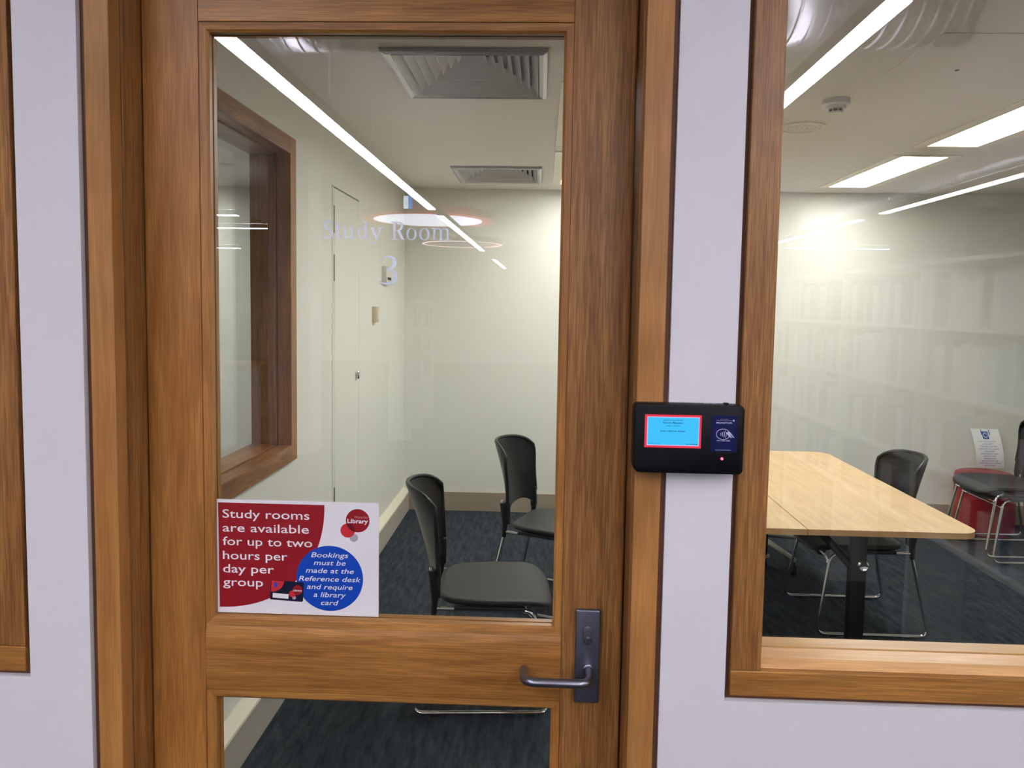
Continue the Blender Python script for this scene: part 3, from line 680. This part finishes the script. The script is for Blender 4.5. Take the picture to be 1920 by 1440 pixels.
flat_text('lettering', 'TAP CARD HERE', dv(2), M_INKL, DV, .1470, .0592, .022, .0021, align='CENTER', bold=.02)
flat_poly('web_line', R_(.1340, .1600, .0736, .0741), dv(2), M_INKL, DV)
MB().lathe([(.0022, 0), (.0022, -.0006), (.0012, -.0012), (0, -.0013)], (.1448 - .0905 + .001, -.034, .0575 - .0885), 1, 16).build('status_light', M_LED, DV, 40)
for k, x in enumerate((.03, .043, .062)):
    MB().box(x - .004, x + .004, -.024, -.016, hh, hh + (.0012 if k < 2 else .003), .0005).build('button', M_PLATE if k < 2 else M_DEV, DV)
for k in range(9): MB().box(-.045 + k * .006, -.042 + k * .006, -.026, -.012, hh, hh + .0006).build('vent_slot', M_DARK, DV)

# ================================================================== FURNITURE
def make_chair():
    r = empty('stacking_chair'); tag(r, 'chair', 'chair', 'black sled base stacking chairs')
    for s in (-1, 1):
        yb, yt = s * 0.256, s * 0.222
        path = bez([(-0.215, yt, 0.60), (-0.195, yt, 0.435), (-0.285, yb, 0.0115), (0.275, yb, 0.0115), (0.205, yt, 0.418), (-0.19, yt, 0.428)], {1: .02, 2: .05, 3: .05, 4: .05}, 8)
        MB().tube(path, 0.0085, 10).build('sled_frame', M_CHROME, r, 60)
        MB().tube([(-0.213, yt, 0.585), (-0.198, yt, 0.46), (-0.203, yt, 0.40)], [.0165, .0155, .0125], 12).build('back_sleeve', M_BLKP, r, 60)
        MB().tube([(-.12, yt * .985, .430), (.165, yt * .985, .424)], .0125, 10).build('seat_rail', M_BLKP, r, 60)
        for x in (-.19, .19): MB().box(x - .022, x + .022, yb - .009, yb + .009, 0.0, 0.006, .001).build('floor_glide', M_RUB, r)
    cbp = [(0.222 - .0 * k, 0.226 - 0.452 * k / 12, 0.375 - .018 * math.sin(math.pi * k / 12)) for k in range(13)]
    cbp = [(x - .05 * math.sin(math.pi * k / 12), y, z) for k, (x, y, z) in enumerate(cbp)]
    MB().tube(cbp, 0.006, 8).build('cross_bar', M_CHROME, r, 60)
    # seat: rounded pad, dished, front edge rolled down
    n = 48; rings = []
    def outline(k, sc):
        a = 2 * math.pi * k / n; c, s = math.cos(a), math.sin(a); e = 0.42
        x = 0.048 + sc * 0.238 * math.copysign(abs(c) ** e, c); wv = 0.232 + (0.006 if x > 0 else -0.02 * min(1, -x / .19))
        return x, sc * wv * math.copysign(abs(s) ** e, s)
    def hz(x, y):
        h = 0.462 + 0.012 * (y / .22) ** 2 - 0.010
        if x > 0.16: h -= ((x - .16) / .126) ** 2 * 0.03
        if x < -.12: h += ((-x - .12) / .07) ** 2 * 0.004
        return h
    b = bmesh.new()
    def ring(sc, dz): return [b.verts.new((outline(k, sc)[0], outline(k, sc)[1], hz(*outline(k, sc)) + dz)) for k in range(n)]
    R = [ring(s_, 0) for s_ in (.12, .35, .6, .8, .92, .97)] + [ring(1.0, -.006), ring(1.0, -.016), ring(.96, -.024), ring(.7, -.026), ring(.12, -.03)]
    for p, q in zip(R, R[1:]):
        for k in range(n): b.faces.new((p[k], p[(k + 1) % n], q[(k + 1) % n], q[k]))
    b.faces.new(R[0]); b.faces.new(R[-1][::-1]); bmesh.ops.recalc_face_normals(b, faces=b.faces[:])
    m = MB(); m._merge(b); m.build('seat', M_SEAT, r, 60)
    # backrest: concave moulded shell leaning back, flaring at the top, arched below
    def sh(u, v):
        U = 2 * u - 1; top = 0.895 - 0.015 * abs(U) ** 2 - 0.045 * abs(U) ** 6; bot = 0.545 - 0.075 * abs(U) ** 3.0
        z = bot + (top - bot) * v
        tz = max(0, (z - .5) / .4)
        wv = 0.224 - 0.018 * math.exp(-((tz - .45) / .3) ** 2) + 0.01 * tz
        if v > .82: wv -= 0.022 * ((v - .82) / .18) ** 2.0 * abs(U) ** 3
        xc = -0.216 - 0.115 * tz ** 1.35; wing = -0.178 - 0.025 * tz
        x = xc + (wing - xc) * abs(U) ** 2
        return (x, U * wv, z)
    m = MB().grid(sh, 24, 20, 0.0)
    bmesh.ops.recalc_face_normals(m.bm, faces=m.bm.faces[:]); bmesh.ops.solidify(m.bm, geom=m.bm.faces[:], thickness=0.013)
    bk = m.build('backrest', M_BLKP, r, 50)
    rim = [sh(0, .25 + .75 * k / 10) for k in range(11)] + [sh(k / 20, 1) for k in range(1, 21)] + [sh(1, 1 - .75 * k / 10) for k in range(1, 11)]
    MB().tube([(x - .004, y, z) for x, y, z in rim], 0.0095, 8).build('rim', M_BLKP, bk, 60)
    for s in (0.03, .97):
        a = sh(s, 0.28); MB().box(a[0] - .02, a[0] + .012, a[1] - .012, a[1] + .012, a[2] - .12, a[2], .005).build('bracket', M_BLKP, bk, 40)
    return r
PROTO = make_chair()
def chair(loc, rz, label):
    global PROTO
    c = PROTO if not PROTO.get('used') else copy_tree(PROTO)
    PROTO['used'] = 1; c.location = loc; c.rotation_euler = (0, 0, rz); c['label'] = label; return c
chs = [chair((-0.225, 1.885, 0), math.radians(4), 'black sled base chair nearest the door, seat facing right'),
       chair((0.085, 2.84, 0), math.radians(-20), 'black sled base chair behind the nearest one, towards the back wall'),
       chair((1.70, 2.735, 0), math.radians(180), 'black chair tucked under the pale oak table'),
       chair((3.275, 3.92, 0), math.radians(180), 'lower chair of the black pair stacked by the red ottoman'),
       chair((3.215, 3.901, 0.045), math.radians(180), 'upper chair of the black pair stacked by the red ottoman')]
for c in chs:
    if 'used' in c: del c['used']

# ---- tables
def rounded(x0, x1, y0, y1, rad, corners):
    pts = []
    for (cx_, cy_, a0), on in zip(((x1, y0, 270), (x1, y1, 0), (x0, y1, 90), (x0, y0, 180)), corners):
        if not on: pts.append((cx_, cy_)); continue
        ccx = cx_ - rad if cx_ == x1 else cx_ + rad; ccy = cy_ - rad if cy_ == y1 else cy_ + rad
        for k in range(9):
            a = math.radians(a0 + 90 * k / 8); pts.append((ccx + rad * math.cos(a), ccy + rad * math.sin(a)))
    return pts
def table(x0, x1, y0, y1, label, foot_y):
    cx_ = (x0 + x1) / 2; r = empty('folding_table', (cx_, (y0 + y1) / 2, 0)); tag(r, label, 'table', 'pale oak folding tables')
    O = rounded(x0 - cx_, x1 - cx_, y0 - (y0 + y1) / 2, y1 - (y0 + y1) / 2, 0.085, (1, 1, 1, 1) if x0 > 1 else (1, 1, 1, 1))
    O = rounded(x0 - cx_, x1 - cx_, y0 - (y0 + y1) / 2, y1 - (y0 + y1) / 2, 0.085, (1, 1, 0, 0) if x0 > 1 else (0, 0, 1, 1))
    MB().prism(O, 2, 0.6945, 0.7195).build('edge_band', M_OAKE, r, 30)
    MB().prism(O, 2, 0.7197, 0.7203).build('tabletop', M_OAK, r)
    hy = (y1 - y0) / 2; ox = -.078 if x0 > 1 else 0
    for s in (-1, 1):
        yy = s * (hy - foot_y)
        lg = MB().box(ox - .035, ox + .035, yy - .022, yy + .022, 0.06, 0.66, .004).build('leg', M_BLKM, r, 30)
        MB().box(ox - .09, ox + .13, yy - .045, yy + .045, 0.655, 0.6944, .004).build('mounting_bracket', M_BLKM, r)
        MB().lathe([(.027, 0), (.027, -.012), (.019, -.018), (.010, -.013), (0, -.013)], (ox + 0.014, yy - .022, .515), 1, 20).build('pivot_bolt', M_CHROME, lg, 40)
        ft = MB().box(ox - .3, ox + (.05 if ox else .3), yy - .028, yy + .028, 0.06, 0.085, .008).build('foot', M_SILV, r, 40)
        for q in (ox - .27, ox + (.02 if ox else .27)):
            MB().tube([(q, yy, 0.065), (q, yy, 0.035)], 0.011, 8).build('caster_stem', M_BLKM, ft, 40)
            MB().lathe([(.0225, -.014), (.023, -.008), (.023, .008), (.0225, .014)], (q, yy, 0.023), 0, 20).build('caster_wheel', M_RUB, ft, 40)
    MB().tube([(ox - .02, -(hy - foot_y), 0.50), (ox - .17, -(hy - foot_y) + .2, 0.685)], .02, 8).build('brace', M_BLKM, r, 40)
    return r
table(1.153, 1.885, 1.90, 3.675, 'pale oak table with a chair tucked in at its right side', 0.18)
table(0.413, 1.148, 1.90, 3.675, 'pale oak table pushed up to the left of the other table', 0.18)


r = empty('swivel_stool', (1.475, 3.80, 0)); tag(r, 'swivel stool under the table, one grey caster leg showing', 'stool')
MB().tube([(0, 0, .09), (0, 0, .40)], .025, 14).build('gas_lift', M_BLKM, r, 40)
MB().lathe([(.17, .40), (.18, .41), (.18, .44), (.165, .455), (0, .46)], (0, 0, 0), 2, 36).build('seat', M_BLKP, r, 40)
for k in range(5):
    a = math.atan2(-.455, .13) + k * 2 * math.pi / 5; e = Vector((math.cos(a), math.sin(a), 0))
    lg = MB().tube([e * .02 + Vector((0, 0, .125)), e * .47 + Vector((0, 0, .098))], [.024, .015], 10).build('leg', M_SILV, r, 40)
    MB().tube([e * .455 + Vector((0, 0, .1)), e * .455 + Vector((0, 0, .05))], .012, 8).build('caster_stem', M_BLKM, lg, 40)
    m = MB().lathe([(.028, -.022), (.03, -.015), (.03, .015), (.028, .022)], (0, 0, 0), 0, 20).build('caster_wheel', M_RUB, lg, 40); m.location = e * .455 + Vector((0, 0, .030)); m.rotation_euler = (0, 0, a + .9)

# ---- ottoman and paper notice
r = empty('ottoman', (3.36, 4.397, 0)); tag(r, 'round red vinyl ottoman against the back wall', 'ottoman')
MB().lathe([(.195, 0.012), (.202, 0.02), (.203, 0.38), (.2, 0.395)], (0, 0, 0), 2, 48).build('drum', M_RED, r, 40)
MB().lathe([(.198, 0.395), (.206, 0.402), (.207, 0.43), (.2, 0.445), (.18, 0.454), (0, 0.458)], (0, 0, 0), 2, 48).build('seat_cushion', M_RED, r, 40)
for k in range(4):
    a = math.pi / 4 + k * math.pi / 2; MB().lathe([(.02, 0), (.02, .012)], (.15 * math.cos(a), .15 * math.sin(a), 0), 2, 14).build('foot', M_RUB, r)
PN = empty('paper_notice', (3.455, 4.545, 0.458)); tag(PN, 'curling white paper notice with blue print propped on the red ottoman', 'paper')
def pn(l):
    def f(u, v):            # u 0..1 across, v 0..1 from the top
        h = 1 - v; y = 0.070 * h ** 1.5 - 0.026 * math.sin(math.pi * h) - 0.0
        return ((u - .5) * 0.212 + .02 * (v ** 2), y - l * .0004, 0.003 + 0.293 * h)
    return f
m = MB().grid(lambda u, v: pn(0)(u, v), 6, 16); bmesh.ops.solidify(m.bm, geom=m.bm.faces[:], thickness=.0004); m.build('sheet', M_PAPER, PN, True)
p1 = pn(1)
flat_poly('emblem', [(.36, .06), (.58, .06), (.58, .24), (.36, .24)], pn(7), M_INKB, PN)
ribbon('emblem_ring', disc(.47, .15, .07, 24, .055), .018, pn(9), M_PAPER, PN, True)
flat_poly('emblem_bracket', [(.33, .02), (.36, .02), (.36, .14), (.33, .14)], pn(7), M_INKB, PN); flat_poly('emblem_bracket', [(.62, .02), (.65, .02), (.65, .14), (.62, .14)], pn(7), M_INKB, PN)
for i, (tx, wd) in enumerate((('FOR YOUR SAFETY', .62), ('& SECURITY', .38), ('THIS AREA & OTHER', .62), ('AREAS OF THE LIBRARY', .72), ('ARE UNDER', .38), ('CONTINUOUS VIDEO', .62), ('SURVEILLANCE', .46), ('INFORMATION', .42), ('RECORDED MAY BE', .58), ('USED FOR LEGAL ACTION', .76), ('BY POLICE', .36))):
    flat_text('lettering', tx, p1, M_INKB, PN, .5, .325 + i * .062, wd, .036, align='CENTER', bold=.015)

# ================================================================== THE LIBRARY BEHIND THE VIEWER (mirrored in the panes)
def pendant(x0, y0, x1, y1, label, wires=4, z=2.6):
    a = Vector((x0, y0, 0)); b_ = Vector((x1, y1, 0)); L = (b_ - a).length; ang = math.atan2(y1 - y0, x1 - x0)
    r = empty('pendant_light', ((x0 + x1) / 2, (y0 + y1) / 2, z), ang); tag(r, label, 'pendant light', 'linear pendant lights of the library')
    MB().box(-L / 2, L / 2, -.04, .04, 0.008, 0.062).build('housing', M_ALU, r)
    MB().box(-L / 2 + .005, L / 2 - .005, -.038, .038, 0.0, 0.008).build('diffuser', M_PEND, r)
    MB().box(-L / 2 + .02, L / 2 - .02, -.037, .037, 0.0621, 0.0635).build('uplight_diffuser', M_PEND, r)
    for k in range(wires):
        x = -L / 2 + L * (k + .5) / wires if wires > 2 else (-1 if k else 1) * (L / 2 - .2)
        MB().tube([(x, 0, .06), (x, 0, LZ - z)], 0.0045, 6).build('suspension_wire', M_PLW, r)
        MB().tube([(x, 0, .06), (x, 0, .13)], 0.010, 8).build('wire_gripper', M_CHROME, r)
for x, lb in ((-1.17, 'left of the viewer'), (1.08, 'right of the viewer'), (3.27, 'farther right')):
    pendant(x, -1.0, x + .04, -6.1, 'long pendant light ' + lb + ', nearest the glass', 5)
    pendant(x + .05, -6.62, x + .1, -11.8, 'long pendant light ' + lb + ', second in its row', 2)
pendant(-1.02, -14.3, -.98, -18, 'long pendant light at the far end of the left row', 3)
for x0, x1, y, lb in ((-6.2, -3.42, -6.85, 'far left'), (-7.6, -5.5, -12.0, 'far left, deeper'), (-5.4, -3.45, -8.3, 'far left, middle'), (3.75, 4.3, -10.35, 'far right, short'), (4.75, 5.3, -10.35, 'far right, next to the short one'), (-7.5, -5.8, -10.6, 'left wall')):
    pendant(x0, y, x1, y + .02, 'crosswise pendant light ' + lb, 3)
def duct(axis, a0, a1, c, rad, label):
    r = empty('spiral_duct', c); tag(r, label, 'air duct'); prof = []
    n = int((a1 - a0) / 0.06)
    for k in range(n + 1):
        h = a0 + (a1 - a0) * k / n; prof += [(rad, h), (rad, h + .045), (rad + .008, h + .05), (rad + .008, h + .055)]
    prof = [p for p in prof if p[1] <= a1]
    MB().lathe(prof, (0, 0, 0), axis, 40).build('pipe', M_GALV, r, 50)
    for k in range(2):
        h = a0 + (a1 - a0) * (.2 + .6 * k); q = [0, 0, 0]; q[axis] = h
        MB().tube([(q[0], q[1], rad), (q[0], q[1], max(rad + .01, LZ - c[2]))], .006, 6).build('hanger', M_ALU, r)
duct(0, -1.45, 1.75, (0, -1.9, 3.03), 0.25, 'spiral air duct crossing above the viewer')
duct(1, -3.5, 5.2, (3.9, -6.0, 2.95), 0.25, 'spiral air duct running along the right row')
def ring_lamp(loc, rad, label, full):
    r = empty('ring_lamp', loc); tag(r, label, 'ring lamp')
    n = 48
    MB().lathe([(rad, 0.0), (rad, .1), (rad - .02, .11), (0, .11)], (0, 0, 0), 2, n).build('shade', M_PRED2, r, 40)
    MB().lathe([(rad - .004, -.003), (rad - .004, -.0005), (rad * .8, -.0005), (rad * .8, -.003)], (0, 0, 0), 2, n, True).build('rim_glow', M_RINGR, r)
    if full: MB().lathe([(rad * .82, -.002), (rad * .82, .0), (0, .0)], (0, 0, -.004), 2, n).build('diffuser', M_RINGE, r)
    else: MB().lathe([(rad - .01, -.010), (rad - .01, -.004), (rad - .05, -.004), (rad - .05, -.010)], (0, 0, 0), 2, n, True).build('diffuser', M_RINGE, r)
    for k in range(3):
        a = 2 * math.pi * k / 3 + .4; MB().tube([(rad * .8 * math.cos(a), rad * .8 * math.sin(a), .1), (rad * .8 * math.cos(a), rad * .8 * math.sin(a), LZ - loc[2])], .004, 6).build('suspension_wire', M_CHROME, r)
ring_lamp((-1.75, -9.9, 2.92), 1.0, 'large round red rimmed lamp, mirrored in the door glass', True)
ring_lamp((-1.7, -14.3, 2.92), 0.85, 'round red lamp with a thin white ring, farther away', False)
r = empty('dome_camera', (3.92, -5.4, 2.65)); tag(r, 'small dome security camera under the duct', 'security camera')
MB().lathe([(.1, .04), (.1, -.06), (.085, -.07), (0, -.07)], (0, 0, 0), 2, 28).build('housing', M_PLW, r, 40)
MB().lathe([(.075, -.07), (.07, -.1), (.045, -.13), (0, -.142)], (0, 0, 0), 2, 28).build('dome', M_SCR, r, 40)
r = empty('hanging_sign', (-1.74, -8.15, 2.87)); tag(r, 'small blue and white sign hung from the library ceiling', 'sign')
MB().box(-.06, .0, -.01, .01, 0, .16).build('white_half', M_SIGNW, r); MB().box(.0, .05, -.01, .01, 0, .16).build('blue_half', M_SIGNB, r); MB().tube([(0, 0, .16), (0, 0, LZ - 2.87)], .004, 6).build('rod', M_ALU, r)
# bookcases and their books
BOOK = [plain('book_cover', c, 0.5) for c in ((240, 238, 232), (150, 60, 60), (110, 130, 170), (244, 240, 230), (120, 140, 120), (220, 196, 150), (60, 62, 68), (214, 216, 222))]
bm_ = []
for m_ in BOOK:
    mb = MB().box(0, 1, -.5, .5, 0, 1); o_ = mb.build('book', m_); bm_.append(o_.data); bpy.data.objects.remove(o_)
def bookcase(xf, face, y0, y1, zs, top, label, blabel, limit):
    """xf: x of the front; face: +1 opens to +x, -1 opens to -x"""
    r = empty('bookcase', (xf, (y0 + y1) / 2, 0)); tag(r, label, 'bookcase'); dp = 0.28; L = y1 - y0; n = max(1, round(L / .9))
    a, b_ = (-dp, 0) if face > 0 else (0, dp)
    MB().box(a if face > 0 else b_ - .01, a + .01 if face > 0 else b_, -L / 2, L / 2, 0.05, top).build('back_panel', M_DARK, r)
    for k in range(n + 1): y = -L / 2 + L * k / n; MB().box(a, b_, y - .012, y + .012, 0, top).build('upright', M_SHELF, r)
    for z in list(zs) + [top - .02]: MB().box(a, b_, -L / 2, L / 2, z - .02, z).build('shelf', M_SHELF, r)
    cnt = 0
    for zi, z in enumerate(zs):
        for k in range(n):
            y = y0 + L * k / n + .02; yend = y0 + L * (k + 1) / n - .09 - random.random() * .2
            while y < yend:
                th_ = random.uniform(.038, .07); hgt = random.uniform(.19, .255); dpp = random.uniform(.15, .2)
                o_ = bpy.data.objects.new('book', random.choice(bm_)); COL.objects.link(o_)
                o_.scale = (dpp, th_, hgt); o_.location = (xf - face * .03 - (dpp if face > 0 else 0), y + th_ / 2, z + .0005)
                tag(o_, blabel, 'book', 'books ' + blabel[5:]); y += th_ + .002
                cnt += 1
bookcase(1.8, -1, -5.0, -1.3, (.63, .95, 1.29, 1.59), 1.91, 'pale steel bookcase to the right behind the viewer', 'book on the right hand bookcase, mirrored in the window', 0)
bookcase(-1.55, 1, -9.2, -7.4, (.65, 1.0, 1.35), 1.7, 'pale steel bookcase to the left behind the viewer', 'book on the left hand bookcase, mirrored in the door', 0)
# reference desk with monitors, columns
r = empty('service_desk', (-4.1, -6.2, 0)); tag(r, 'white service desk with a pale counter top', 'desk')
MB().box(-1.6, 1.05, -.3, .3, 0, .96, .004).build('body', M_LAM, r); MB().box(-1.65, 1.1, -.35, .35, .961, 1.0, .004).build('counter_top', M_OAKE, r)
for x in (-5.2, -4.3, -3.5):
    q = empty('monitor', (x, -6.2, 1.0), math.pi); tag(q, 'black computer monitor on the service desk at x %.1f' % x, 'monitor', 'monitors on the service desk')
    q['label'] = 'black computer monitor standing on the white service desk'
    MB().box(-.1, .1, -.08, .08, 0, .012).build('base', M_SCR, q); MB().box(-.02, .02, -.015, .015, .012, .15).build('stand', M_SCR, q); MB().box(-.25, .25, -.02, .02, .14, .46, .004).build('screen', M_SCR, q)
for x, y in ((-2.7, -6.6), (5.6, -8.6), (5.3, -4.6)):
    tag(MB().box(x - .22, x + .22, y - .22, y + .22, 0, LZ).build('column', M_WALL_W), 'square white library column near x %d' % x, 'column', kind='structure')
